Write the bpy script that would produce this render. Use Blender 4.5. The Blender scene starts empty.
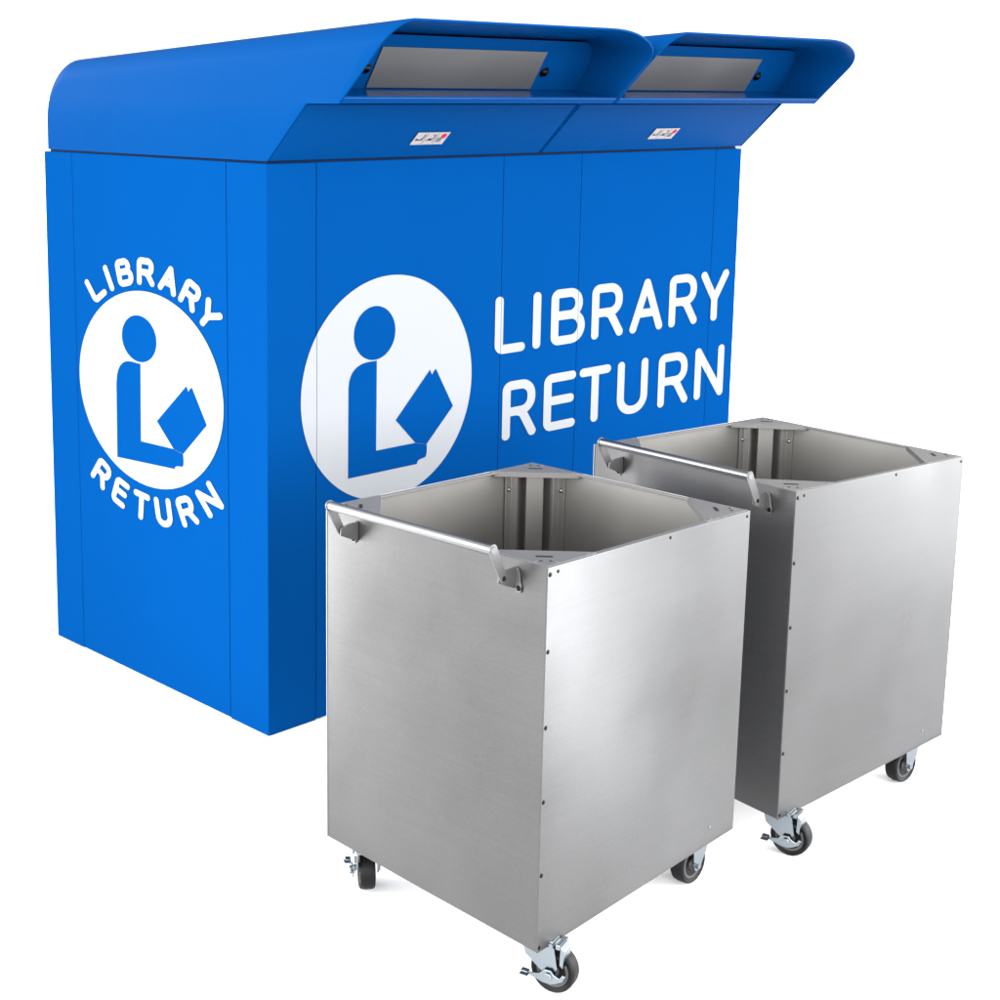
import bpy, bmesh, math, random
from mathutils import Vector, Matrix
from mathutils.geometry import delaunay_2d_cdt
random.seed(3)
S = bpy.context.scene
COL = S.collection
PI = math.pi

# ---------------------------------------------------------------- materials
def new_mat(name):
    m = bpy.data.materials.new(name); m.use_nodes = True
    nt = m.node_tree
    return m, nt, nt.nodes['Principled BSDF']

def paint(name, col, rough=.45, spec=.12, coat=0., var=.04, bump=.02, scale=900):
    m, nt, b = new_mat(name)
    L = nt.links; N = nt.nodes
    tc = N.new('ShaderNodeTexCoord')
    n1 = N.new('ShaderNodeTexNoise'); n1.inputs['Scale'].default_value = 3.5; n1.inputs['Detail'].default_value = 5
    n2 = N.new('ShaderNodeTexNoise'); n2.inputs['Scale'].default_value = scale; n2.inputs['Detail'].default_value = 2
    L.new(tc.outputs['Object'], n1.inputs['Vector']); L.new(tc.outputs['Object'], n2.inputs['Vector'])
    mx = N.new('ShaderNodeMix'); mx.data_type = 'RGBA'
    mx.inputs['A'].default_value = (*[c*(1-var) for c in col], 1)
    mx.inputs['B'].default_value = (*[min(1, c*(1+var)) for c in col], 1)
    L.new(n1.outputs['Fac'], mx.inputs['Factor']); L.new(mx.outputs['Result'], b.inputs['Base Color'])
    mr = N.new('ShaderNodeMapRange'); mr.inputs['To Min'].default_value = rough*.85; mr.inputs['To Max'].default_value = rough*1.15
    L.new(n1.outputs['Fac'], mr.inputs['Value']); L.new(mr.outputs['Result'], b.inputs['Roughness'])
    bp = N.new('ShaderNodeBump'); bp.inputs['Strength'].default_value = bump; bp.inputs['Distance'].default_value = .001
    L.new(n2.outputs['Fac'], bp.inputs['Height']); L.new(bp.outputs['Normal'], b.inputs['Normal'])
    b.inputs['Specular IOR Level'].default_value = spec
    b.inputs['Coat Weight'].default_value = coat; b.inputs['Coat Roughness'].default_value = .12
    return m

def metal(name, col, rough=.36, stretch=(1, 1, 1), grain=420, bump=.05, smear=.0, var=.07, metallic=1.0, aniso=0., brushed=False):
    m, nt, b = new_mat(name)
    L = nt.links; N = nt.nodes
    tc = N.new('ShaderNodeTexCoord')
    mp = N.new('ShaderNodeMapping'); mp.inputs['Scale'].default_value = stretch
    L.new(tc.outputs['Object'], mp.inputs['Vector'])
    g = N.new('ShaderNodeTexNoise'); g.inputs['Scale'].default_value = grain; g.inputs['Detail'].default_value = 3
    L.new(mp.outputs['Vector'], g.inputs['Vector'])
    w = N.new('ShaderNodeTexNoise'); w.inputs['Scale'].default_value = 4.; w.inputs['Detail'].default_value = 3; w.inputs['Distortion'].default_value = .3
    L.new(tc.outputs['Object'], w.inputs['Vector'])
    mx = N.new('ShaderNodeMix'); mx.data_type = 'RGBA'
    mx.inputs['A'].default_value = (*[c*(1-var) for c in col], 1); mx.inputs['B'].default_value = (*[c*(1+var) for c in col], 1)
    L.new(g.outputs['Fac'], mx.inputs['Factor']); L.new(mx.outputs['Result'], b.inputs['Base Color'])
    if brushed:
        # long faint brush lines and a few wiped smears
        mp2 = N.new('ShaderNodeMapping'); mp2.inputs['Scale'].default_value = (1.6, 1.6, 75); mp2.inputs['Rotation'].default_value = (.05, .04, 0)
        L.new(tc.outputs['Object'], mp2.inputs['Vector'])
        st = N.new('ShaderNodeTexNoise'); st.inputs['Scale'].default_value = 2.2; st.inputs['Detail'].default_value = 4; st.inputs['Roughness'].default_value = .65
        L.new(mp2.outputs['Vector'], st.inputs['Vector'])
        sr = N.new('ShaderNodeMapRange'); sr.inputs['From Min'].default_value = .3; sr.inputs['From Max'].default_value = .7; sr.inputs['To Min'].default_value = .968; sr.inputs['To Max'].default_value = 1.032
        L.new(st.outputs['Fac'], sr.inputs['Value'])
        ml = N.new('ShaderNodeVectorMath'); ml.operation = 'SCALE'
        L.new(mx.outputs['Result'], ml.inputs[0]); L.new(sr.outputs['Result'], ml.inputs['Scale']); L.new(ml.outputs['Vector'], b.inputs['Base Color'])
    mr = N.new('ShaderNodeMapRange'); mr.inputs['From Min'].default_value = .3; mr.inputs['From Max'].default_value = .7
    mr.inputs['To Min'].default_value = rough-.05-smear; mr.inputs['To Max'].default_value = rough+.05
    L.new(w.outputs['Fac'], mr.inputs['Value']); L.new(mr.outputs['Result'], b.inputs['Roughness'])
    bp = N.new('ShaderNodeBump'); bp.inputs['Strength'].default_value = bump; bp.inputs['Distance'].default_value = .0008
    L.new(g.outputs['Fac'], bp.inputs['Height'])
    bp2 = N.new('ShaderNodeBump'); bp2.inputs['Strength'].default_value = .05; bp2.inputs['Distance'].default_value = .004
    L.new(w.outputs['Fac'], bp2.inputs['Height']); L.new(bp.outputs['Normal'], bp2.inputs['Normal'])
    L.new(bp2.outputs['Normal'], b.inputs['Normal'])
    b.inputs['Metallic'].default_value = metallic
    b.inputs['Anisotropic'].default_value = aniso
    if aniso:
        tg = N.new('ShaderNodeTangent'); tg.direction_type = 'RADIAL'; tg.axis = 'Z'
        L.new(tg.outputs['Tangent'], b.inputs['Tangent']); b.inputs['Anisotropic Rotation'].default_value = .25
    return m

BLUE = (.0006, .0320, .1320)
M_blue = paint('blue powder coat', BLUE, rough=.5, spec=.0)
M_hood = paint('glossy blue plastic', (.0003, .0315, .127), rough=.28, spec=.006, coat=.0, bump=.03, scale=500)
M_ledge = paint('polished blue ledge', (.0003, .0310, .126), rough=.14, spec=.14, bump=.01)
M_core = paint('dark blue inner frame', (.0002, .006, .03), rough=.6, spec=.05)
M_vinyl = paint('white vinyl', (.208, .217, .232), rough=.5, spec=.05, var=.01, bump=.005)
M_figure = paint('blue vinyl', BLUE, rough=.5, spec=.0, bump=.005)
M_flap = metal('brushed steel flap', (.115, .114, .115), rough=.42, stretch=(1, 40, 40), grain=40, bump=.03, metallic=.6)
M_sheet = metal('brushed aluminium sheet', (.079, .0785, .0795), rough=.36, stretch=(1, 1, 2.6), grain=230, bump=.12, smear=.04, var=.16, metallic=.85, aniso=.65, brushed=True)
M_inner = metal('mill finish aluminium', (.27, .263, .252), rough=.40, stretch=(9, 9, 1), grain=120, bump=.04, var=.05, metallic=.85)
M_bracket = metal('dull bracket steel', (.115, .116, .117), rough=.4, grain=300, metallic=.75)
M_bounce = metal('bounce aluminium sheet', (.62, .62, .63), rough=.4, grain=200, metallic=.6)
M_edge = metal('cut aluminium edge', (.112, .110, .108), rough=.5, grain=200, metallic=.3)
M_tube = metal('galvanised tube', (.17, .172, .175), rough=.34, grain=300, bump=.03)
M_zinc = metal('zinc plated steel', (.19, .215, .235), rough=.2, grain=300, bump=.03)
M_bolt = metal('dark steel bolt', (.010, .009, .008), rough=.35, grain=300)
M_dark = paint('painted opening shade', (.012, .011, .011), rough=.6, spec=.1)  # paints the shade inside openings that are not cut through
M_tyre = paint('black rubber', (.0035, .0035, .004), rough=.5, spec=.12, bump=.05, scale=400)
M_hub = paint('grey plastic hub', (.042, .043, .044), rough=.42, spec=.2, bump=.02)
M_label = paint('white sticker paper', (.24, .225, .225), rough=.5, spec=.1, var=.01)
M_ink = paint('black ink', (.03, .03, .035), rough=.6, spec=.05)
M_red = paint('red ink', (.30, .012, .03), rough=.6, spec=.05)
M_floor = paint('white studio floor', (.93, .93, .93), rough=.85, spec=.0, var=.005, bump=0)

# ---------------------------------------------------------------- helpers
def finish(name, bm, mat, parent=None, smooth=False, loc=None, rot=None, bevel=0, segs=2):
    bmesh.ops.recalc_face_normals(bm, faces=bm.faces)
    me = bpy.data.meshes.new(name); bm.to_mesh(me); bm.free()
    me.materials.append(mat)
    o = bpy.data.objects.new(name, me); COL.objects.link(o)
    if smooth:
        for p in me.polygons: p.use_smooth = True
    if bevel:
        md = o.modifiers.new('bevel', 'BEVEL'); md.width = bevel; md.segments = segs; md.limit_method = 'ANGLE'; md.angle_limit = .6
    if parent is not None: o.parent = parent
    if loc is not None: o.location = loc
    if rot is not None: o.rotation_euler = rot
    return o

def smooth_by_angle(o, ang=.6):
    me = o.data
    for p in me.polygons: p.use_smooth = True
    bm = bmesh.new(); bm.from_mesh(me)
    for e in bm.edges:
        if len(e.link_faces) == 2 and e.calc_face_angle(0) > ang: e.smooth = False
    bm.to_mesh(me); bm.free()

def add_box(bm, x0, x1, y0, y1, z0, z1, f=None):
    v = [bm.verts.new(f((x, y, z)) if f else (x, y, z)) for z in (z0, z1) for y in (y0, y1) for x in (x0, x1)]
    for q in ((0, 2, 3, 1), (4, 5, 7, 6), (0, 1, 5, 4), (2, 6, 7, 3), (0, 4, 6, 2), (1, 3, 7, 5)):
        bm.faces.new([v[i] for i in q])

def add_prism(bm, pts, vec, f=None):
    """closed outline (3-D points, in one plane) extruded by vec"""
    a = [bm.verts.new(f(tuple(p)) if f else tuple(p)) for p in pts]
    b = [bm.verts.new(f(tuple(Vector(p)+Vector(vec))) if f else tuple(Vector(p)+Vector(vec))) for p in pts]
    n = len(pts)
    fs = [bm.faces.new(a), bm.faces.new(b[::-1])]
    for i in range(n): bm.faces.new([a[i], b[i], b[(i+1) % n], a[(i+1) % n]])
    bmesh.ops.triangulate(bm, faces=fs)

def add_tube(bm, path, r, n=14, f=None, cap=True):
    path = [Vector(p) for p in path]; rings = []
    up = Vector((0, 0, 1))
    for i, p in enumerate(path):
        d = (path[min(i+1, len(path)-1)]-path[max(i-1, 0)]).normalized()
        ref = up if abs(d.dot(up)) < .95 else Vector((1, 0, 0))
        s = d.cross(ref).normalized(); t = s.cross(d).normalized()
        ring = []
        for k in range(n):
            q = p+(s*math.cos(2*PI*k/n)+t*math.sin(2*PI*k/n))*(r[i] if isinstance(r, (list, tuple)) else r)
            ring.append(bm.verts.new(f(tuple(q)) if f else q))
        rings.append(ring)
    for A, B in zip(rings, rings[1:]):
        for k in range(n): bm.faces.new([A[k], A[(k+1) % n], B[(k+1) % n], B[k]])
    if cap:
        bm.faces.new(rings[0][::-1]); bm.faces.new(rings[-1])

def add_lathe(bm, prof, mat4, n=40):
    """prof: list of (axial, radius), closed around the local X axis"""
    rings = []
    for a, r in prof:
        rings.append([bm.verts.new(mat4 @ Vector((a, r*math.cos(2*PI*k/n), r*math.sin(2*PI*k/n)))) for k in range(n)])
    for A, B in zip(rings, rings[1:]):
        for k in range(n): bm.faces.new([A[k], A[(k+1) % n], B[(k+1) % n], B[k]])
    if prof[0][1] > 1e-6 and prof[0] != prof[-1]:
        bm.faces.new(rings[0][::-1]); bm.faces.new(rings[-1])
    bmesh.ops.remove_doubles(bm, verts=bm.verts, dist=1e-7)

def add_dome(bm, c, nrm, r, h, f=None):
    c = Vector(c); nrm = Vector(nrm).normalized()
    ref = Vector((0, 0, 1)) if abs(nrm.z) < .9 else Vector((1, 0, 0))
    s = nrm.cross(ref).normalized(); t = s.cross(nrm)
    rings = []; n = 16
    for a in (0, .25, .5, .75, .93):
        rr = r*math.cos(a*PI/2); hh = h*math.sin(a*PI/2)
        rings.append([bm.verts.new(c+nrm*hh+(s*math.cos(2*PI*k/n)+t*math.sin(2*PI*k/n))*rr) for k in range(n)])
    for A, B in zip(rings, rings[1:]):
        for k in range(n): bm.faces.new([A[k], A[(k+1) % n], B[(k+1) % n], B[k]])
    bm.faces.new(rings[-1]); bm.faces.new(rings[0][::-1])

def thing(name, label, cat, loc, rz=0, group=None):
    o = bpy.data.objects.new(name, None); COL.objects.link(o)
    o.empty_display_size = .1
    o.location = loc; o.rotation_euler = (0, 0, rz)
    o['label'] = label; o['category'] = cat
    if group: o['group'] = group
    return o

# ---------------------------------------------------------------- camera
cam_d = bpy.data.cameras.new('camera'); cam = bpy.data.objects.new('camera', cam_d); COL.objects.link(cam)
rt = Vector((0.9999824954, 0.0010192276, 0.0058283844))
up = Vector((-0.0059168310, 0.1722560183, 0.9850344437))
fw = Vector((0, 0.9850516866, -0.1723590)).normalized()
rt = (rt - fw*rt.dot(fw)).normalized(); up = rt.cross(fw).normalized()
m = Matrix.Identity(4)
for i in range(3): m[i][0], m[i][1], m[i][2] = rt[i], up[i], -fw[i]
m[2][3] = 1.5
cam.matrix_world = m
F, PX, PY = 1555.8694, 357.4453, 366.011
cam_d.sensor_width = 36; cam_d.sensor_fit = 'HORIZONTAL'
cam_d.lens = F*36/1000
cam_d.shift_x = (500-PX)/1000; cam_d.shift_y = (PY-500)/1000
cam_d.clip_start = .05; cam_d.clip_end = 2000
S.camera = cam

# ---------------------------------------------------------------- the ground
bm = bmesh.new()
bmesh.ops.create_grid(bm, x_segments=8, y_segments=8, size=400)
g = finish('ground', bm, M_floor); g['kind'] = 'structure'

# ================================================================ book return
BW, BD, BH = 1.8346, .9351, 1.3452
YAW = .7400973
bin_ = thing('book_return', 'large blue double library return box with two overhanging hoods and white lettering', 'book drop', (-.20487, 3.47596, 0), YAW)
# local axes: x along the front, y towards the back, z up; the front is y = 0, the lettered end is x = 0
T = .012; GAP = .0009
bm = bmesh.new(); add_box(bm, T, BW-T, T, BD-T, .004, BH+.0052)
finish('inner_frame', bm, M_core, bin_)
def L_post(name, sx, sy, wx, wy):
    """corner post with two faces; sx, sy say which corner"""
    x0 = 0 if sx < 0 else BW; y0 = 0 if sy < 0 else BD
    dx = 1 if sx < 0 else -1; dy = 1 if sy < 0 else -1
    pts = [(x0, y0, 0), (x0+dx*wx, y0, 0), (x0+dx*wx, y0+dy*(T-.0005), 0), (x0+dx*(T-.0005), y0+dy*(T-.0005), 0), (x0+dx*(T-.0005), y0+dy*wy, 0), (x0, y0+dy*wy, 0)]
    bm = bmesh.new(); add_prism(bm, pts, (0, 0, BH))
    return finish(name, bm, M_blue, bin_, bevel=.0022, segs=2)
SX = (.148, .781, 1.091, 1.704)
SY = (.1475, .800)
L_post('corner_post', -1, -1, SX[0]-GAP, SY[0]-GAP)
L_post('corner_post', 1, -1, BW-SX[3]-GAP, SY[0]-GAP)
L_post('corner_post', -1, 1, SX[0]-GAP, BD-SY[1]-GAP)
L_post('corner_post', 1, 1, BW-SX[3]-GAP, BD-SY[1]-GAP)
for a, b_ in ((SX[0], SX[1]), (SX[1], SX[2]), (SX[2], SX[3])):
    bm = bmesh.new(); add_box(bm, a+GAP, b_-GAP, .0004, T-.0005, .003, BH)
    finish('front_panel', bm, M_blue, bin_, bevel=.0006, segs=1)
    bm = bmesh.new(); add_box(bm, a+GAP, b_-GAP, BD-T+.0005, BD-.0004, .007, BH)
    finish('rear_panel', bm, M_blue, bin_, bevel=.0006, segs=1)
for x0, x1 in ((.0004, T-.0005), (BW-T+.0005, BW-.0004)):
    bm = bmesh.new(); add_box(bm, x0, x1, SY[0]+GAP, SY[1]-GAP, .003, BH)
    finish('end_panel', bm, M_blue, bin_, bevel=.0006, segs=1)

# ---------------- hoods
HZ0 = 1.3510
SLOPE = -.0543
def ztop_line(y): return 1.648 + (y+.363)*SLOPE
RZ_L, RX_L, R_BACK = .052, .045, .11
Y_BACK = .918
def ztop(y):
    yc = Y_BACK-R_BACK
    if y <= yc: return ztop_line(y)
    zc = ztop_line(yc)-R_BACK
    return zc+math.sqrt(max(0, R_BACK**2-(y-yc)**2))
def yfront(z):
    if z < 1.4786: return -(z-HZ0)*1.045
    return -.2387-(z-1.479)*1.045
HW = BW/2-.004
def ramp_front(y): return min(1, max(0, (-.21-y)/.19))
def rx_right(y): return .062+.178*ramp_front(y)
def rz_right(y): return .056+.024*ramp_front(y)
def hood(x0):
    # arch section: j -> (x, z at station y); walls first, then the rounded corner, the top and back down
    def half(rx, rz):
        h = [(lambda y: 0., lambda y: HZ0), (lambda y: 0., lambda y: min(1.4785, ztop(y)-rz(y)-.004)), (lambda y: 0., lambda y: min(1.4790, ztop(y)-rz(y)-.003)), (lambda y: 0., lambda y: min(1.530, ztop(y)-rz(y)-.002))]
        for k in range(0, 15):
            a = k/14*PI/2
            h.append(((lambda a: lambda y: rx(y)*(1-math.cos(a)))(a), (lambda a: lambda y: ztop(y)-rz(y)+rz(y)*math.sin(a))(a)))
        return h
    mid = [((lambda f: lambda y: HW*f)(f), lambda y: ztop(y)) for f in (.3, .5, .7)]
    flip = lambda fx: (lambda y: HW-fx(y))
    full = half(lambda y: RX_L, lambda y: RZ_L)+mid+[(flip(fx), fz) for fx, fz in reversed(half(rx_right, rz_right))]
    bm = bmesh.new(); cols = []
    # stations: front edge (own y for each column) -> shared stations -> the rounded back
    back = [Y_BACK-R_BACK+R_BACK*math.sin(k/10*PI/2) for k in range(0, 11)]
    shared = [.05, .25, .5, .7]+back
    for fx, fz in full:
        y = -.2
        for _ in range(40): y = yfront(fz(y))*.7+y*.3
        col = [bm.verts.new((x0+fx(y), y, fz(y)))]
        if y < -.215: col += [bm.verts.new((x0+fx(t_), t_, fz(t_))) for t_ in [y+(-.21-y)*q for q in (.33, .66)]]
        else: col += [bm.verts.new((x0+fx(t_), t_, fz(t_))) for t_ in [y+(.05-y)*q for q in (.2, .4)]]
        ys = max(y, -.21); col.append(bm.verts.new((x0+fx(max(ys+.001, -.209) if y < -.2 else y+(.05-y)*.6), max(ys+.001, -.209) if y < -.2 else y+(.05-y)*.6, fz(max(ys+.001, -.209) if y < -.2 else y+(.05-y)*.6))))
        for s in shared: col.append(bm.verts.new((x0+fx(s), s, fz(s))))
        cols.append(col)
    for A, B in zip(cols, cols[1:]):
        for i in range(len(A)-1): bm.faces.new([A[i], A[i+1], B[i+1], B[i]])
    # back wall below the rounding
    bm.faces.new([c[-1] for c in cols])
    o = finish('hood', bm, M_hood, bin_)
    # make sure the normals look outward: the top must look up
    me = o.data
    top = max(me.polygons, key=lambda p: p.center.z)
    if top.normal.z < 0: me.flip_normals()
    md = o.modifiers.new('sheet', 'SOLIDIFY'); md.thickness = .0045; md.offset = -1
    bv = o.modifiers.new('bevel', 'BEVEL'); bv.width = .0012; bv.segments = 2; bv.limit_method = 'ANGLE'; bv.angle_limit = .9
    smooth_by_angle(o, .7)
    i0, i1 = x0+.005, x0+HW-.005
    # slanted apron below the opening
    pts = [(x0+.0004, -.0005, HZ0+.0005), (x0+.0004, -.127, 1.4765), (x0+.0004, -.118, 1.4765), (x0+.0004, .0085, HZ0+.0005)]
    bm = bmesh.new(); add_prism(bm, [(x0+.0052, y, z) for _, y, z in pts], (HW-.0104, 0, 0))
    ap = finish('apron', bm, M_hood, o, bevel=.001)
    # ledge with a down-turned lip
    yl = yfront(1.4945)+.0008
    pts = [(i0, yl+.0034, 1.4945), (i0, yl+.0034, 1.4905), (i0, -.12, 1.4905), (i0, -.095, 1.500), (i0, -.095, 1.5145), (i0, -.12, 1.5115)]
    bm = bmesh.new(); add_prism(bm, pts, (i1-i0, 0, 0))
    lg = finish('ledge', bm, M_ledge, o, bevel=.001)
    yb = yfront(1.479)+.0008
    pts = [(i0, yl, 1.4948), (i0, yb, 1.4795), (i0, yb+.0030, 1.4795), (i0, yl+.0031, 1.4948)]
    bm = bmesh.new(); add_prism(bm, pts, (i1-i0, 0, 0))
    finish('lip', bm, M_hood, o, bevel=.0008)
    bm = bmesh.new(); add_box(bm, i0, i1, yb+.0034, -.118, 1.4796, 1.4816)
    finish('under_tray', bm, M_hood, o)
    # recessed back plate, leaning forward at the top, rounded like the arch
    def plane(z): return -.118-(z-1.512)*.62
    zc = ztop(-.19)-.010
    out = [(i0, 1.512), (i1, 1.512)]
    for cx_, rx, rz, q in ((i1-.062+.006, .056, .050, 0), (i0+RX_L-.006, RX_L-.006, RZ_L-.006, 1)):
        for k in range(0, 11):
            a = (q+k/10)*PI/2; out.append((cx_+rx*math.cos(a), zc-rz+rz*math.sin(a)))
    bm = bmesh.new(); add_prism(bm, [(x, plane(z), z) for x, z in out], (0, .006, 0))
    finish('opening_plate', bm, M_hood, o, bevel=.0008)
    # steel flap just proud of it
    f0, f1 = x0+.184, x0+.731
    bm = bmesh.new()
    add_prism(bm, [(f0, plane(1.514)-.0045, 1.514), (f1, plane(1.514)-.0045, 1.514), (f1, plane(1.602)-.0045, 1.602), (f0, plane(1.602)-.0045, 1.602)], (0, .004, 0))
    fl = finish('deposit_flap', bm, M_flap, o, bevel=.0006)
    nrm = Vector((0, -1, -.62)).normalized()
    for bx in (x0+.163, x0+.757):
        bm = bmesh.new(); add_dome(bm, (bx, plane(1.555)-.0005, 1.555), nrm, .0115, .009)
        add_dome(bm, (bx, plane(1.555)-.0005, 1.555), nrm, .0145, .002)
        b_ = finish('bolt', bm, M_bolt, o, smooth=True)
    # instruction sticker on the apron
    sx0, sx1 = x0+.408, x0+.517; za, zb = 1.382, 1.4115
    def ap_pt(u, v, off):
        z = za+(zb-za)*v; y = -(z-HZ0)*1.045
        n = Vector((0, -1, -1.045)).normalized()
        return Vector((sx0+(sx1-sx0)*u, y, z))+n*off
    def quad(bm, u0, u1, v0, v1, off):
        bm.faces.new([bm.verts.new(ap_pt(u, v, off)) for u, v in ((u0, v0), (u1, v0), (u1, v1), (u0, v1))])
    bm = bmesh.new(); quad(bm, 0, 1, 0, 1, .0012)
    st = finish('sticker', bm, M_label, o)
    bm = bmesh.new()
    for u in (.335, .665): quad(bm, u-.006, u+.006, .06, .94, .0016)
    for (u0, u1, v0, v1) in ((.06, .27, .36, .42), (.06, .12, .42, .50), (.22, .27, .42, .55), (.25, .28, .55, .85), (.10, .22, .40, .44),
                             (.38, .62, .33, .37), (.45, .55, .37, .52), (.58, .61, .45, .80), (.42, .46, .42, .47), (.50, .58, .78, .83), (.72, .74, .25, .5), (.83, .85, .25, .5), (.72, .85, .22, .27), (.72, .85, .5, .55), (.76, .81, .33, .44)):
        quad(bm, u0, u1, v0, v1, .0018)
    finish('pictogram', bm, M_ink, o)
    bm = bmesh.new()
    ring = [(.865+.075*math.cos(2*PI*k/20), .70+.19*math.sin(2*PI*k/20)) for k in range(20)]
    bm.faces.new([bm.verts.new(ap_pt(u, v, .0020)) for u, v in ring])
    finish('red_spot', bm, M_red, o)
    return o
hood(0.002)
hood(BW/2+.002)

# ---------------- lettering
def fillet(pts, rads, closed=False):
    out = []
    n = len(pts)
    for i, p in enumerate(pts):
        p = Vector(p)
        if not closed and (i == 0 or i == n-1): out.append(p); continue
        a = Vector(pts[i-1]); b = Vector(pts[(i+1) % n]); r = rads[i] if isinstance(rads, (list, tuple)) else rads
        u = (a-p).normalized(); v = (b-p).normalized()
        ang = u.angle(v); d = r/math.tan(ang/2)
        d = min(d, (a-p).length*.499, (b-p).length*.499) if False else d
        c = p+(u+v).normalized()*(r/math.sin(ang/2))
        s = p+u*d-c; e = p+v*d-c
        a0 = math.atan2(s.y, s.x); a1 = math.atan2(e.y, e.x); da = (a1-a0+PI) % (2*PI)-PI
        for k in range(11):
            t = a0+da*k/10; out.append(c+Vector((math.cos(t), math.sin(t)))*r)
    return out
def stroke_outline(path):
    """outline, half width 1, round caps"""
    P = [path[0]]
    for q in path[1:]:
        if (q-P[-1]).length > 1e-4: P.append(q)
    L_, R_ = [], []
    for i, p in enumerate(P):
        d = (P[min(i+1, len(P)-1)]-P[max(i-1, 0)]).normalized(); nn = Vector((-d.y, d.x))
        L_.append(p+nn); R_.append(p-nn)
    d1 = (P[-1]-P[-2]).normalized(); d0 = (P[0]-P[1]).normalized()
    cap1 = [P[-1]+Matrix.Rotation(t, 2) @ d1 for t in [PI/2-PI*k/12 for k in range(1, 12)]]
    cap0 = [P[0]+Matrix.Rotation(t, 2) @ d0 for t in [PI/2-PI*k/12 for k in range(1, 12)]]
    return L_, cap1, R_, cap0
def fill_union(bm, polys, to3):
    """triangles of the union of flat outlines, as one clean sheet"""
    co = []; faces = []
    for p in polys:
        q = [p[0]]
        for v in p[1:]:
            if (v-q[-1]).length > 1e-5: q.append(v)
        if (q[0]-q[-1]).length < 1e-5: q.pop()
        if sum(a.x*b.y-b.x*a.y for a, b in zip(q, q[1:]+q[:1])) < 0: q.reverse()
        faces.append(list(range(len(co), len(co)+len(q)))); co += q
    polys_ = [[co[k] for k in f] for f in faces]
    boxes = [(min(v.x for v in p), max(v.x for v in p), min(v.y for v in p), max(v.y for v in p)) for p in polys_]
    def inside(c):
        for p, bx in zip(polys_, boxes):
            if not (bx[0] <= c.x <= bx[1] and bx[2] <= c.y <= bx[3]): continue
            hit = False
            for a, b in zip(p, p[1:]+p[:1]):
                if (a.y > c.y) != (b.y > c.y) and c.x < (b.x-a.x)*(c.y-a.y)/(b.y-a.y)+a.x: hit = not hit
            if hit: return True
        return False
    edges = [(f[k], f[(k+1) % len(f)]) for f in faces for k in range(len(f))]
    vs, es, fs, ov, oe, of = delaunay_2d_cdt(co, edges, [], 0, 1e-5)
    bv = [bm.verts.new(to3(v)) for v in vs]
    for f in fs:
        c = (vs[f[0]]+vs[f[1]]+vs[f[2]])/3
        if inside(c): bm.faces.new([bv[k] for k in f])
    bmesh.ops.delete(bm, geom=[v for v in bm.verts if not v.link_faces], context='VERTS')
def add_glyph(bm, ch, w, h, to3):
    polys = []
    for path in glyph(ch, w, h):
        L_, c1, R_, c0 = stroke_outline(path)
        # a strip of quads and two caps, all overlapping: the union welds them
        for k in range(len(L_)-1):
            quad = [L_[k], L_[k+1], R_[k+1], R_[k]]
            polys.append(quad)
        polys.append([L_[-1]]+c1+[R_[-1]]); polys.append([R_[0]]+c0+[L_[0]])
    fill_union(bm, polys, to3)
def glyph(ch, w, h):
    """strokes in units of the half width; box w x h between centre lines, origin at its lower left"""
    r = 1.06; out = []
    def s(pts, rads=r): out.append(fillet([(x*w, y*h) for x, y in pts], rads))
    if ch == 'L': s([(0, 1), (0, 0), (1, 0)])
    if ch == 'I': s([(0, 1), (0, 0)])
    if ch == 'T': s([(0, 1), (1, 1)]); s([(.5, 1), (.5, 0)])
    if ch == 'E': s([(1, 1), (0, 1), (0, 0), (1, 0)]); s([(0, .53), (.93, .53)])
    if ch == 'U':
        q = w*.47; s([(0, 1), (0, 0), (1, 0), (1, 1)], q)
    if ch == 'N': s([(0, 0), (0, 1)]); s([(0, 1), (1, 0)]); s([(1, 0), (1, 1)])
    if ch == 'Y': s([(0, 1), (.5, .43)]); s([(1, 1), (.5, .43)]); s([(.5, .43), (.5, 0)])
    if ch == 'A': s([(0, 0), (.5, 1)]); s([(1, 0), (.5, 1)]); s([(.17, .33), (.83, .33)])
    if ch == 'B':
        q1, q2 = h*.225, h*.255
        s([(0, .53), (0, 1), (.90, 1), (.90, .53), (.0, .53)], [r, r, q1, q1, r])
        s([(0, .53), (0, 0), (1, 0), (1, .53), (.0, .53)], [r, r, q2, q2, r])
    if ch == 'R':
        q1 = h*.235
        s([(0, 0), (0, 1), (.95, 1), (.95, .47), (.0, .47)], [r, r, q1, q1, r])
        s([(.42, .47), (.62, .42), (1, 0)], [1, 1.2, 1])
    return out
def cut_seams(bm, axis, vals, w=.0007):
    for v in vals:
        for d in (-w, w):
            co = [0, 0, 0]; no = [0, 0, 0]; co[axis] = v+d; no[axis] = 1
            bmesh.ops.bisect_plane(bm, geom=bm.verts[:]+bm.edges[:]+bm.faces[:], plane_co=co, plane_no=no)
        kill = [f for f in bm.faces if abs(f.calc_center_median()[axis]-v) < w*.9]
        bmesh.ops.delete(bm, geom=kill, context='FACES')
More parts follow.
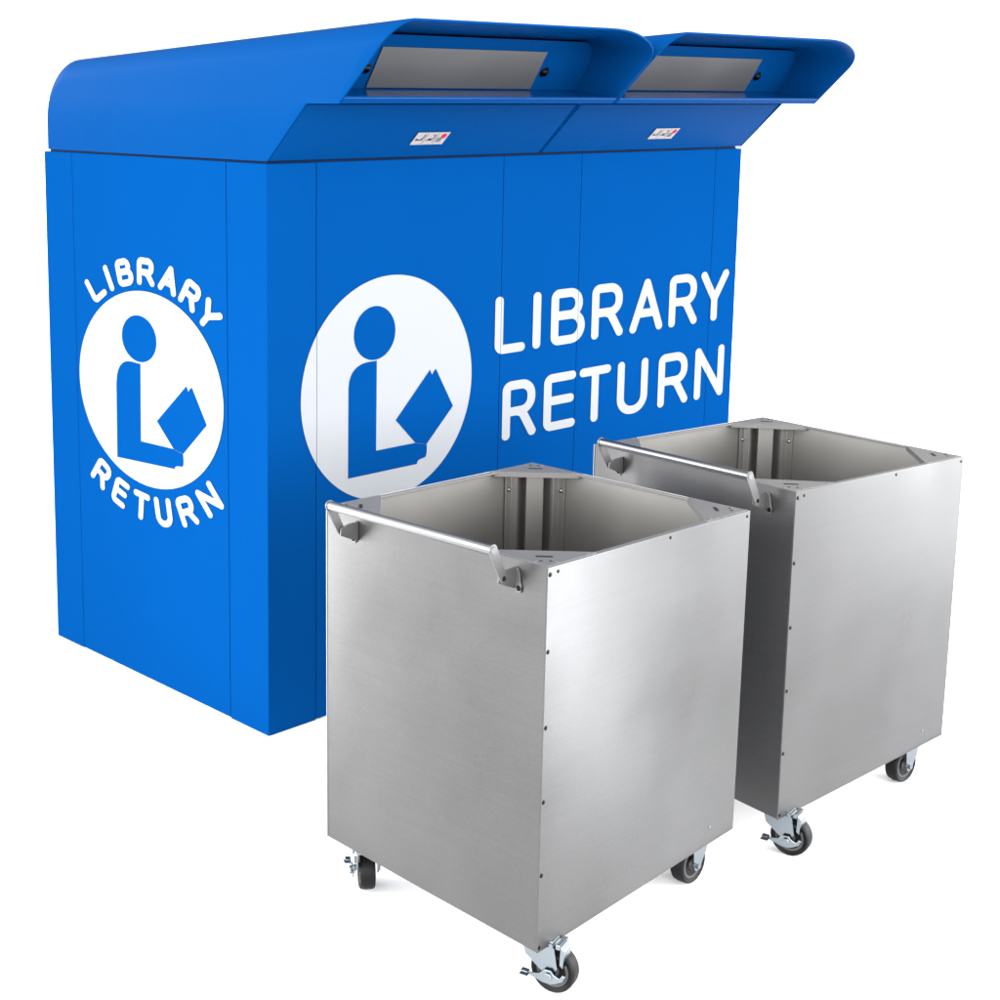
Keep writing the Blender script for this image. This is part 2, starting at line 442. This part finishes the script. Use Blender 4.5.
# front text
HWX, HWZ = .0158, .0120
rows = [(.833, .985, [('L', .758, .876), ('I', .906, .934), ('B', .979, 1.121), ('R', 1.150, 1.290), ('A', 1.320, 1.473), ('R', 1.502, 1.641), ('Y', 1.656, 1.797)]),
        (.599, .756, [('R', .793, .928), ('E', .958, 1.091), ('T', 1.106, 1.243), ('U', 1.274, 1.414), ('R', 1.464, 1.611), ('N', 1.643, 1.791)])]
for z0, z1, letters in rows:
    bm = bmesh.new()
    for ch, a0, a1 in letters:
        w = (a1-a0)/HWX-2; h = (z1-z0)/HWZ-2
        add_glyph(bm, ch, w, h, lambda p: (a0+(p.x+1)*HWX, -.0012, z0+(p.y+1)*HWZ))
    cut_seams(bm, 0, SX)
    finish('front_lettering', bm, M_vinyl, bin_)
# text round the emblem on the end: circle space (p right, q up)
EY, EZ, ERY, ERZ = .474, .7664, .3118, .2483
def end_pt(p, q, off): return (-off, EY-p*ERY, EZ+q*ERZ)
bm = bmesh.new()
HS = .0335
arc = [('L', 127.0, .165), ('I', 116.0, .0), ('B', 104.3, .165), ('R', 89.8, .175), ('A', 74.6, .18), ('R', 60.0, .17), ('Y', 46.6, .19)]
for ch, ang, w in arc:
    t = math.radians(ang); rb, rtp = 1.09, 1.305
    rad = Vector((math.cos(t), math.sin(t))); tan = Vector((math.sin(t), -math.cos(t)))
    def to3(p):
        v = rad*(rb+p.y*HS)+tan*(p.x*HS-w/2); return end_pt(v.x, v.y, .0014)
    add_glyph(bm, ch, w/HS, (rtp-rb)/HS, to3)
cut_seams(bm, 1, SY); finish('end_lettering', bm, M_vinyl, bin_)
bm = bmesh.new()
arc = [('R', 236.0, .175), ('E', 250.2, .145), ('T', 264.6, .165), ('U', 279.2, .165), ('R', 294.6, .175), ('N', 311.0, .19)]
for ch, ang, w in arc:
    t = math.radians(ang); rtp, rb = 1.12, 1.355
    rad = Vector((math.cos(t), math.sin(t))); tan = Vector((-math.sin(t), math.cos(t)))
    def to3(p):
        v = rad*(rb-p.y*HS)+tan*(p.x*HS-w/2); return end_pt(v.x, v.y, .0014)
    add_glyph(bm, ch, w/HS, (rb-rtp)/HS, to3)
cut_seams(bm, 1, SY)
finish('end_lettering', bm, M_vinyl, bin_)

# emblems: white disc, blue seated reader
def disc(name, to3, axis, seams):
    bm = bmesh.new(); N_ = 120
    c = bm.verts.new(to3(0, 0)); ring = [bm.verts.new(to3(math.cos(2*PI*k/N_), math.sin(2*PI*k/N_))) for k in range(N_)]
    for k in range(N_): bm.faces.new([c, ring[k], ring[(k+1) % N_]])
    cut_seams(bm, axis, seams)
    return finish(name, bm, M_vinyl, bin_)
FA, FZ, FRA, FRZ = .386, .7922, .2868, .2775
d_front = disc('emblem_disc', lambda p, q: (FA+p*FRA, -.0012, FZ+q*FRZ), 0, SX)
d_end = disc('emblem_disc', lambda p, q: end_pt(p, q, .0012), 1, SY)
def bez(a, b, c, n=8): return [tuple((1-t)**2*a[i]+2*t*(1-t)*b[i]+t*t*c[i] for i in (0, 1)) for t in [k/n for k in range(n+1)]]
def figure(polys, to3, parent):
    bm = bmesh.new()
    fill_union(bm, [[Vector(p) for p in poly] for poly in polys], lambda v: to3(v.x, v.y, .0018))
    return finish('seated_reader', bm, M_figure, parent)
def ell(cx, cz, rx, rz): return [(cx+rx*math.cos(2*PI*k/48), cz+rz*math.sin(2*PI*k/48)) for k in range(48)]
body = [(.2475, .5872), (.2475, .806)] + bez((.2475, .812), (.253, .866), (.318, .8655))[1:] + [(.3392, .8655), (.3392, .6425), (.4720, .6425), (.5125, .6328)] \
    + bez((.5140, .628), (.5152, .603), (.508, .6005)) + [(.4885, .5975)] + bez((.484, .596), (.480, .592), (.4800, .5862))[1:]
body[-1] = (.4785, .5872)
book = [(.4725, .6430), (.4043, .7095), (.5215, .8225), (.5290, .8085), (.5355, .8175), (.5425, .8225), (.6060, .7190), (.5125, .6330)]
figure([ell(.3322, .9335, .0683, .0655), body, book], lambda a, z, o: (a, -o, z), d_front)
body = [(.6145, .5690), (.6115, .765)] + bez((.6110, .775), (.600, .832), (.540, .8300))[1:] + [(.5020, .8290), (.5060, .6300), (.3655, .6340), (.3260, .6280)] \
    + bez((.3250, .622), (.322, .598), (.330, .5955)) + [(.352, .5930)] + bez((.357, .592), (.361, .588), (.3620, .5825))[1:]
body[0] = (.6145, .5700)
body[-1] = (.3640, .5840)
book = [(.3650, .6345), (.4345, .6935), (.3085, .8000), (.3010, .7870), (.2950, .7945), (.2860, .7995), (.2280, .7160), (.3255, .6285)]
figure([ell(.5065, .8925, .0755, .0590), body, book], lambda b, z, o: (-o, b, z), d_end)

# ================================================================ carts
CW, CD, CZ0, CZ1 = .5852, .5230, .1045, .7511
TW_, TD_ = .9938, .9916
DZ = {(0, 0, 1): .0072, (1, 0, 1): -.0056, (0, 1, 1): .0053, (1, 1, 1): -.0070, (0, 0, 0): -.0151, (1, 0, 0): .0112, (0, 1, 0): .0043, (1, 1, 0): 0}
def warp(p):
    """the sheet box is very slightly narrower at its foot and not quite level at its rims"""
    x, y, z = p
    u, v, h = x/CW, y/CD, (z-CZ0)/(CZ1-CZ0)
    hc = min(1.2, max(-.1, h)); uc = min(1.1, max(-.2, u)); vc = min(1.1, max(-.1, v))
    sx = TW_+(1-TW_)*hc; sy = TD_+(1-TD_)*hc
    dz = 0
    for (i, j, k), d in DZ.items():
        dz += d*(uc if i else 1-uc)*(vc if j else 1-vc)*(hc if k else 1-hc)
    return (CW/2+(x-CW/2)*sx, CD/2+(y-CD/2)*sy, z+dz)

def screw(p, n, cart, r=.0041, mat=None):
    bm = bmesh.new(); add_dome(bm, warp(p), n, r, .0016)
    return finish('screw', bm, mat or M_bolt, cart, smooth=True)

def caster(cart, pivot, heading, zt, brake, flip=1):
    """fork + wheel + brake; heading = direction in which the wheel trails, local to the cart"""
    WR, WT = .0400, .0145
    px, py = pivot
    trail = .030 if brake else .012
    rot = Matrix.Translation((px, py, 0)) @ Matrix.Rotation(heading, 4, 'Z')
    cx, cz = trail, WR
    ff = lambda p: tuple(rot @ Vector((p[0], p[1]*flip, p[2])))
    # fork: mounting plate, bearing, bridge and two cheeks
    bm = bmesh.new()
    add_box(bm, -.034, .034, -.026, .026, zt-.004, zt, ff)
    add_tube(bm, [(0, 0, zt-.004), (0, 0, zt-.010)], [.021, .019], 20, ff)
    bw = WT+.006
    top = max(2*WR+.003, zt-.014)
    for s in (-1, 1):
        y0 = s*bw
        pts = [(-.022, y0, top+.004), (.022+trail*.5, y0, top+.004), (cx+.013, y0, cz+.012)]
        pts += [(cx+.011*math.cos(t), y0, cz+.011*math.sin(t)) for t in [0.5-(k/8)*(PI+.2) for k in range(9)]]
        pts += [(-.016, y0, cz+.024)]
        add_prism(bm, pts, (0, s*.0022, 0), ff)
    add_box(bm, -.022, .022+trail*.5, -bw, bw, top+.0015, top+.004, ff)
    fk = finish('caster', bm, M_zinc, cart, bevel=.0007)
    # wheel
    mw = rot @ Matrix.Translation((cx, 0, cz)) @ Matrix.Rotation(PI/2, 4, 'Z')
    bm = bmesh.new()
    prof = [(-WT*.72, WR*.72), (-WT*.80, WR*.80), (-WT*.95, WR*.88), (-WT, WR*.93), (-WT*.86, WR*.98), (-WT*.5, WR), (0, WR*1.0), (WT*.5, WR), (WT*.86, WR*.98), (WT, WR*.93), (WT*.95, WR*.88), (WT*.80, WR*.80), (WT*.72, WR*.72)]
    add_lathe(bm, prof, mw)
    ty = finish('tyre', bm, M_tyre, fk); smooth_by_angle(ty, .7)
    bm = bmesh.new()
    prof = [(-WT*1.1, .004), (-WT*1.1, WR*.25), (-WT*.55, WR*.32), (-WT*.5, WR*.56), (-WT*.82, WR*.62), (-WT*.82, WR*.73), (-WT*.6, WR*.75), (WT*.6, WR*.75), (WT*.82, WR*.73), (WT*.82, WR*.62), (WT*.5, WR*.56), (WT*.55, WR*.32), (WT*1.1, WR*.25), (WT*1.1, .004)]
    add_lathe(bm, prof, mw)
    hb = finish('hub', bm, M_hub, fk); smooth_by_angle(hb, .5)
    # axle bolt with nuts
    for s in (-1, 1):
        bm = bmesh.new()
        add_tube(bm, [(cx, s*(bw+.0023), cz), (cx, s*(bw+.0065), cz)], .0062, 6, ff)
        finish('axle_nut', bm, M_zinc, fk)
    if brake:
        bm = bmesh.new()
        yb = -(bw+.0085)
        # rocker pedal outside the camera-side cheek: one arm up over the fork, one reaching back past the wheel
        pf = ff if flip > 0 else (lambda p: ff((2*cx-p[0], p[1], p[2])))
        # slim arm with a two-pronged foot, a boss at the axle and a short hooked tail
        pts = [(-.010, yb, cz-.0075), (-.002, yb, cz-.0105), (cx-.022, yb, cz-.011), (cx-.010, yb, cz-.016), (cx+.004, yb, cz-.016), (cx+.014, yb, cz-.012), (cx+.026, yb, cz-.005), (cx+.031, yb, cz+.006), (cx+.026, yb, cz+.007),
               (cx+.020, yb, cz-.001), (cx+.010, yb, cz+.003), (cx+.004, yb, cz+.009), (cx-.008, yb, cz+.008), (cx-.016, yb, cz-.001), (-.002, yb, cz-.0045), (-.009, yb, cz-.0015)]
        add_prism(bm, pts, (0, .0030, 0), pf)
        add_tube(bm, [(cx, yb-.0035, cz-.003), (cx, yb, cz-.003)], .0078, 6, pf)
        add_box(bm, -.020, -.005, yb-.010, yb+.003, cz-.0095, cz-.0072, pf)
        add_box(bm, -.018, -.005, yb-.008, yb+.003, cz-.0028, cz-.0005, pf)
        finish('brake_pedal', bm, M_zinc, fk, bevel=.0008)
        bm = bmesh.new()
        # bent spring cover over the wheel: three upright folds
        for k, (a, hgt) in enumerate(((.004, .004), (.016, .012), (.029, .009))):
            y0 = -bw-.004
            add_box(bm, trail*.5+a-.004, trail*.5+a+.0045, y0, bw*.55, top+.0045, top+.0045+hgt, ff)
        pts = [(trail*.5+.034, -bw-.004, top+.012), (trail*.5+.042, -bw-.004, top+.006), (cx+.024, -bw-.004, cz+.016), (cx+.018, -bw-.004, cz+.020)]
        add_prism(bm, pts, (0, bw*1.4, 0), ff)
        finish('brake_cover', bm, M_zinc, fk, bevel=.001)
        # wire ring of the release
        bm = bmesh.new()
        ring = [Vector((cx-.006+.009*math.cos(t), bw+.013+.008*math.sin(t), cz+.010)) for t in [2*PI*k/20 for k in range(21)]]
        add_tube(bm, ring, .0014, 8, ff)
        finish('release_ring', bm, M_zinc, fk, smooth=True)
    return fk

def build_cart(label):
    c = thing('book_cart', label, 'cart', (.3051, 2.3836, 0), .7625, 'aluminium book carts in front of the return box')
    t = .0022
    # front sheet (y = 0) overlaps the side sheets
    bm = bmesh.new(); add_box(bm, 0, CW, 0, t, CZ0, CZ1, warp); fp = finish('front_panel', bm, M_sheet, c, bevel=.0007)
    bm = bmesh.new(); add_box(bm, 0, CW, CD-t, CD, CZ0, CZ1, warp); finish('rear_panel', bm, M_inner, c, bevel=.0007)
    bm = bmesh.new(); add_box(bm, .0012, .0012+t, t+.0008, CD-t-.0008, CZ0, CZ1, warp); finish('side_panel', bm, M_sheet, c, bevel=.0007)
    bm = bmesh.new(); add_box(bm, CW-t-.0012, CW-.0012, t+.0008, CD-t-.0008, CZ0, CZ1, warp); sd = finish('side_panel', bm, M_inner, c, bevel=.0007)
    sd.data.materials.append(M_bounce)  # outer face made paler to bounce light onto the farther cart
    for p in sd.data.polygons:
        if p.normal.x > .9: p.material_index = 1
    bm = bmesh.new(); add_box(bm, .005, CW-.005, .005, CD-.005, CZ0+.004, CZ0+.008, warp); finish('floor_panel', bm, M_inner, c)
    # folded rim along each wall between the corner plates
    G = .118
    for (x0, x1, y0, y1) in ((G, CW-G, t+.0004, .013), (G, CW-G, CD-.013, CD-t-.0004), (t+.0016, .0135, G, CD-G), (CW-.0135, CW-t-.0016, G, CD-G)):
        bm = bmesh.new(); add_box(bm, x0, x1, y0, y1, CZ1-.0050, CZ1-.0006, warp); finish('rim', bm, M_edge, c, bevel=.001)
    # corner plates: triangles with a down-turned inner edge and dark tiles painting the shade in their openings
    for sx in (0, 1):
        for sy in (0, 1):
            X = lambda d: d if sx == 0 else CW-d
            Y = lambda d: d if sy == 0 else CD-d
            e = .0042
            zt = CZ1+.0008
            tri = [(X(e), Y(e)), (X(.132), Y(e)), (X(.132), Y(.010)), (X(.010), Y(.132)), (X(e), Y(.132))]
            bm = bmesh.new(); add_prism(bm, [(x, y, zt-.0022) for x, y in tri], (0, 0, .0022), warp)
            gp = finish('corner_plate', bm, M_edge, c, bevel=.0006)
            bm = bmesh.new()
            a = Vector((X(.132), Y(.010), 0)); b_ = Vector((X(.010), Y(.132), 0))
            dn = (Vector((X(0), Y(0), 0))-(a+b_)/2).normalized()*.003
            pts = [a, b_, b_+dn, a+dn]
            add_prism(bm, [(p.x, p.y, zt-.0022) for p in pts], (0, 0, -.0085), warp)
            finish('flange', bm, M_edge, gp, bevel=.0005)
            bm = bmesh.new()
            md = Vector((X(.045), Y(.045), 0)); tg = (b_-a).normalized(); nn = dn.normalized()
            pts = [md-tg*.014-nn*.0032, md+tg*.014-nn*.0032, md+tg*.014+nn*.0032, md-tg*.014+nn*.0032]
            add_prism(bm, [(p.x, p.y, zt+.0001) for p in pts], (0, 0, .0005), warp)
            finish('slot_shade', bm, M_dark, gp)
            for s in (-.008, .008):
                bm = bmesh.new()
                q = Vector((X(.026), Y(.026), 0))+tg*s
                add_prism(bm, [(q.x+.0026*math.cos(k*PI/5), q.y+.0026*math.sin(k*PI/5), zt+.0001) for k in range(10)], (0, 0, .0005), warp)
                finish('hole_shade', bm, M_dark, gp)
            # rivets round the plate
            for d in (.035, .115):
                for q in ((X(d), Y(.010)), (X(.010), Y(d))):
                    bm = bmesh.new(); add_dome(bm, warp((q[0], q[1], zt)), (0, 0, 1), .0030, .0013)
                    finish('rivet', bm, M_edge, gp, smooth=True)
            # inner corner post: bent channel standing diagonally in the corner
            prof = [(.092, .004), (.092, .007), (.076, .007), (.072, .019), (.064, .019), (.062, .009), (.036, .009), (.056, .031), (.031, .056), (.009, .036), (.009, .062), (.019, .064), (.019, .072), (.007, .076), (.007, .092), (.004, .092), (.004, .004)]
            bm = bmesh.new(); add_prism(bm, [(X(p), Y(q), CZ0+.009) for p, q in prof], (0, 0, CZ1-.0038-CZ0-.009), warp)
            ps = finish('corner_post', bm, M_inner, c, bevel=.0009)
            for (p, q, n) in ((.083, .0071, (0, 1 if sy == 0 else -1, 0)), (.0071, .083, (1 if sx == 0 else -1, 0, 0))):
                bm = bmesh.new(); add_dome(bm, warp((X(p), Y(q), CZ1-.045)), n, .0048, .004)
                finish('screw', bm, M_zinc, ps, smooth=True)
    # screws on the outer front sheet and the side sheet
    for k in range(6):
        screw((.0062, 0, CZ1-.012-k*(CZ1-CZ0-.02)/5), (0, -1, 0), c)
    screw((.026, 0, CZ1-.010), (0, -1, 0), c, .003)
    screw((CW*.57, 0, CZ1-.008), (0, -1, 0), c, .003)
    screw((CW-.010, 0, CZ1-.010), (0, -1, 0), c, .003)
    screw((CW*.86, 0, CZ0+.035), (0, -1, 0), c, .003, M_edge)
    # push handle
    hy0, hy1 = .064, .442; ho, hz = -.063, CZ1+.026
    bm = bmesh.new(); add_tube(bm, [(ho, hy0, hz), (ho, hy1, hz)], .0083, 24, warp)
    hd = finish('handle', bm, M_tube, c); smooth_by_angle(hd, .7)
    for y, s in ((hy0, -1), (hy1, 1)):
        # link plate: rounded strap from the tube to the pivot
        A = Vector((ho, 0, hz)); B = Vector((-.036, 0, CZ1-.024)); d = (B-A).normalized(); n = Vector((-d.z, 0, d.x))
        pts = []
        for k in range(11):
            t_ = PI/2+PI*k/10; pts.append(A+(-d*-math.cos(t_)+n*math.sin(t_))*.0098)
        for k in range(11):
            t_ = -PI/2+PI*k/10; pts.append(B+(d*math.cos(t_)+n*math.sin(t_))*.0080)
        bm = bmesh.new(); add_prism(bm, [(p.x, y+s*.0005, p.z) for p in pts], (0, s*.0032, 0), warp)
        lk = finish('handle_link', bm, M_bracket, c, bevel=.0007)
        bm = bmesh.new(); add_tube(bm, [(ho, y+s*.0038, hz), (ho, y+s*.0052, hz)], [.0068, .0060], 18, warp)
        finish('tube_end', bm, M_edge, lk)
        bm = bmesh.new(); add_dome(bm, warp((B.x, y+s*.0036, B.z)), (0, s, 0), .0045, .0025)
        finish('pivot_bolt', bm, M_bolt, lk, smooth=True)
        # bracket on the sheet: flange with a lug, and an upright wing carrying the pivot
        yi = y-s*.0046
        bm = bmesh.new()
        z1 = CZ1
        wing = [(.0, yi, z1-.012), (-.024, yi, z1-.013), (-.042, yi, z1-.018), (-.043, yi, z1-.031), (-.022, yi, z1-.040), (.0, yi, z1-.048)]
        add_prism(bm, wing, (0, s*.0026, 0), warp)
        fl = [(-.0003, yi+s*.0026, z1-.012), (-.0003, yi+s*.010, z1-.014), (-.0003, yi+s*.012, z1-.036), (-.0003, yi+s*.016, z1-.043), (-.0003, yi+s*.015, z1-.052), (-.0003, yi+s*.006, z1-.053), (-.0003, yi+s*.0026, z1-.042)]
        add_prism(bm, fl, (-.0022, 0, 0), warp)
        bk = finish('handle_bracket', bm, M_bracket, c, bevel=.0006)
        bm = bmesh.new(); add_dome(bm, warp((-.0025, yi+s*.0105, z1-.0455)), (-1, 0, 0), .0048, .0026)
        finish('bolt', bm, M_bolt, bk, smooth=True)
    # casters: two braked swivels at the handle end, two fixed ones
    def zb(x, y): return warp((x, y, CZ0))[2]+.0032
    rel = -.7625
    caster(c, (.050, .036), rel-.55, min(zb(.05, .036), .103), True)
    caster(c, (.045, .452), rel+PI/2+.10, min(zb(.045, .452), .105), True, flip=-1)
    caster(c, (CW-.038, .068), PI, .105, False)
    caster(c, (CW-.038, CD-.068), PI, .105, False)
    return c

cart = build_cart('nearer aluminium book cart, standing lowest and leftmost, covering part of the reader emblem')
def copy_tree(o, parent=None):
    d = o.copy(); COL.objects.link(d)
    if parent is not None: d.parent = parent
    for ch in list(o.children): copy_tree(ch, d)
    return d
cart2 = copy_tree(cart)
cart2.location = (.8362, 2.8748, 0); cart2.rotation_euler = (0, 0, .669)
cart2['label'] = 'farther aluminium book cart at the right, partly hidden behind the other cart'

# ================================================================ light
w = bpy.data.worlds.new('World'); S.world = w; w.use_nodes = True
N = w.node_tree.nodes; L = w.node_tree.links
bg = N['Background']
tc = N.new('ShaderNodeTexCoord'); sp = N.new('ShaderNodeSeparateXYZ'); rp = N.new('ShaderNodeValToRGB')
mr = N.new('ShaderNodeMapRange'); mr.inputs['From Min'].default_value = -1; mr.inputs['From Max'].default_value = 1
L.new(tc.outputs['Generated'], sp.inputs[0]); L.new(sp.outputs['Z'], mr.inputs['Value']); L.new(mr.outputs['Result'], rp.inputs['Fac'])
L.new(rp.outputs['Color'], bg.inputs['Color'])
# world glow turned down behind the objects to keep their outlines clean
mb = N.new('ShaderNodeMapRange'); mb.interpolation_type = 'SMOOTHSTEP'
mb.inputs['From Min'].default_value = .45; mb.inputs['From Max'].default_value = .85; mb.inputs['To Min'].default_value = 13.0; mb.inputs['To Max'].default_value = 1.6
L.new(sp.outputs['Y'], mb.inputs['Value']); L.new(mb.outputs['Result'], bg.inputs['Strength'])
cr = rp.color_ramp
def stop(pos, v):
    el = cr.elements.new(pos); el.color = (v, v, v, 1)
cr.elements[0].position = 0; cr.elements[0].color = (.16, .16, .16, 1)
cr.elements[1].position = 1; cr.elements[1].color = (.16, .16, .16, 1)
# added white glow, strongest at the horizon to wash out floor shade
for z_, v in ((0, 1.), (.2, .95), (.35, .5), (.55, .20), (.8, .16)): stop(.5+z_/2, v)

def area(name, loc, target, sx, sy, power, col=(1, 1, 1)):
    d = bpy.data.lights.new(name, 'AREA'); d.shape = 'RECTANGLE'; d.size = sx; d.size_y = sy; d.energy = power; d.color = col
    o = bpy.data.objects.new(name, d); COL.objects.link(o); o.location = loc
    o.rotation_euler = (Vector(target)-Vector(loc)).to_track_quat('-Z', 'Y').to_euler()
    return o
area('left_softbox', (-2.6, 2.3, 1.6), (-.5, 3.8, .8), 1.2, 1.8, 34)
area('cart_sheen_right', (1.5, 2.50, .62), (.36, 2.45, .5), .12, 1.2, 12.5, (.95, .975, 1))  # unseen strip added for the sheen on the nearer cart's right sheet
area('cart_sheen_far_right', (2.8, 3.3, .85), (.9, 2.95, .6), .50, 1.4, 19, (.95, .975, 1))  # added out of view to brighten the farther cart's right sheet
area('cart_sheen_left', (-1.15, 2.98, .45), (-.03, 2.72, .4), .14, .9, 13.5)  # unseen, added for the bright left edge of the side sheet

S.render.engine = 'CYCLES'
S.view_settings.view_transform = 'Standard'; S.view_settings.look = 'None'
S.view_settings.exposure = 0; S.view_settings.gamma = 1
S.view_settings.use_curve_mapping = False
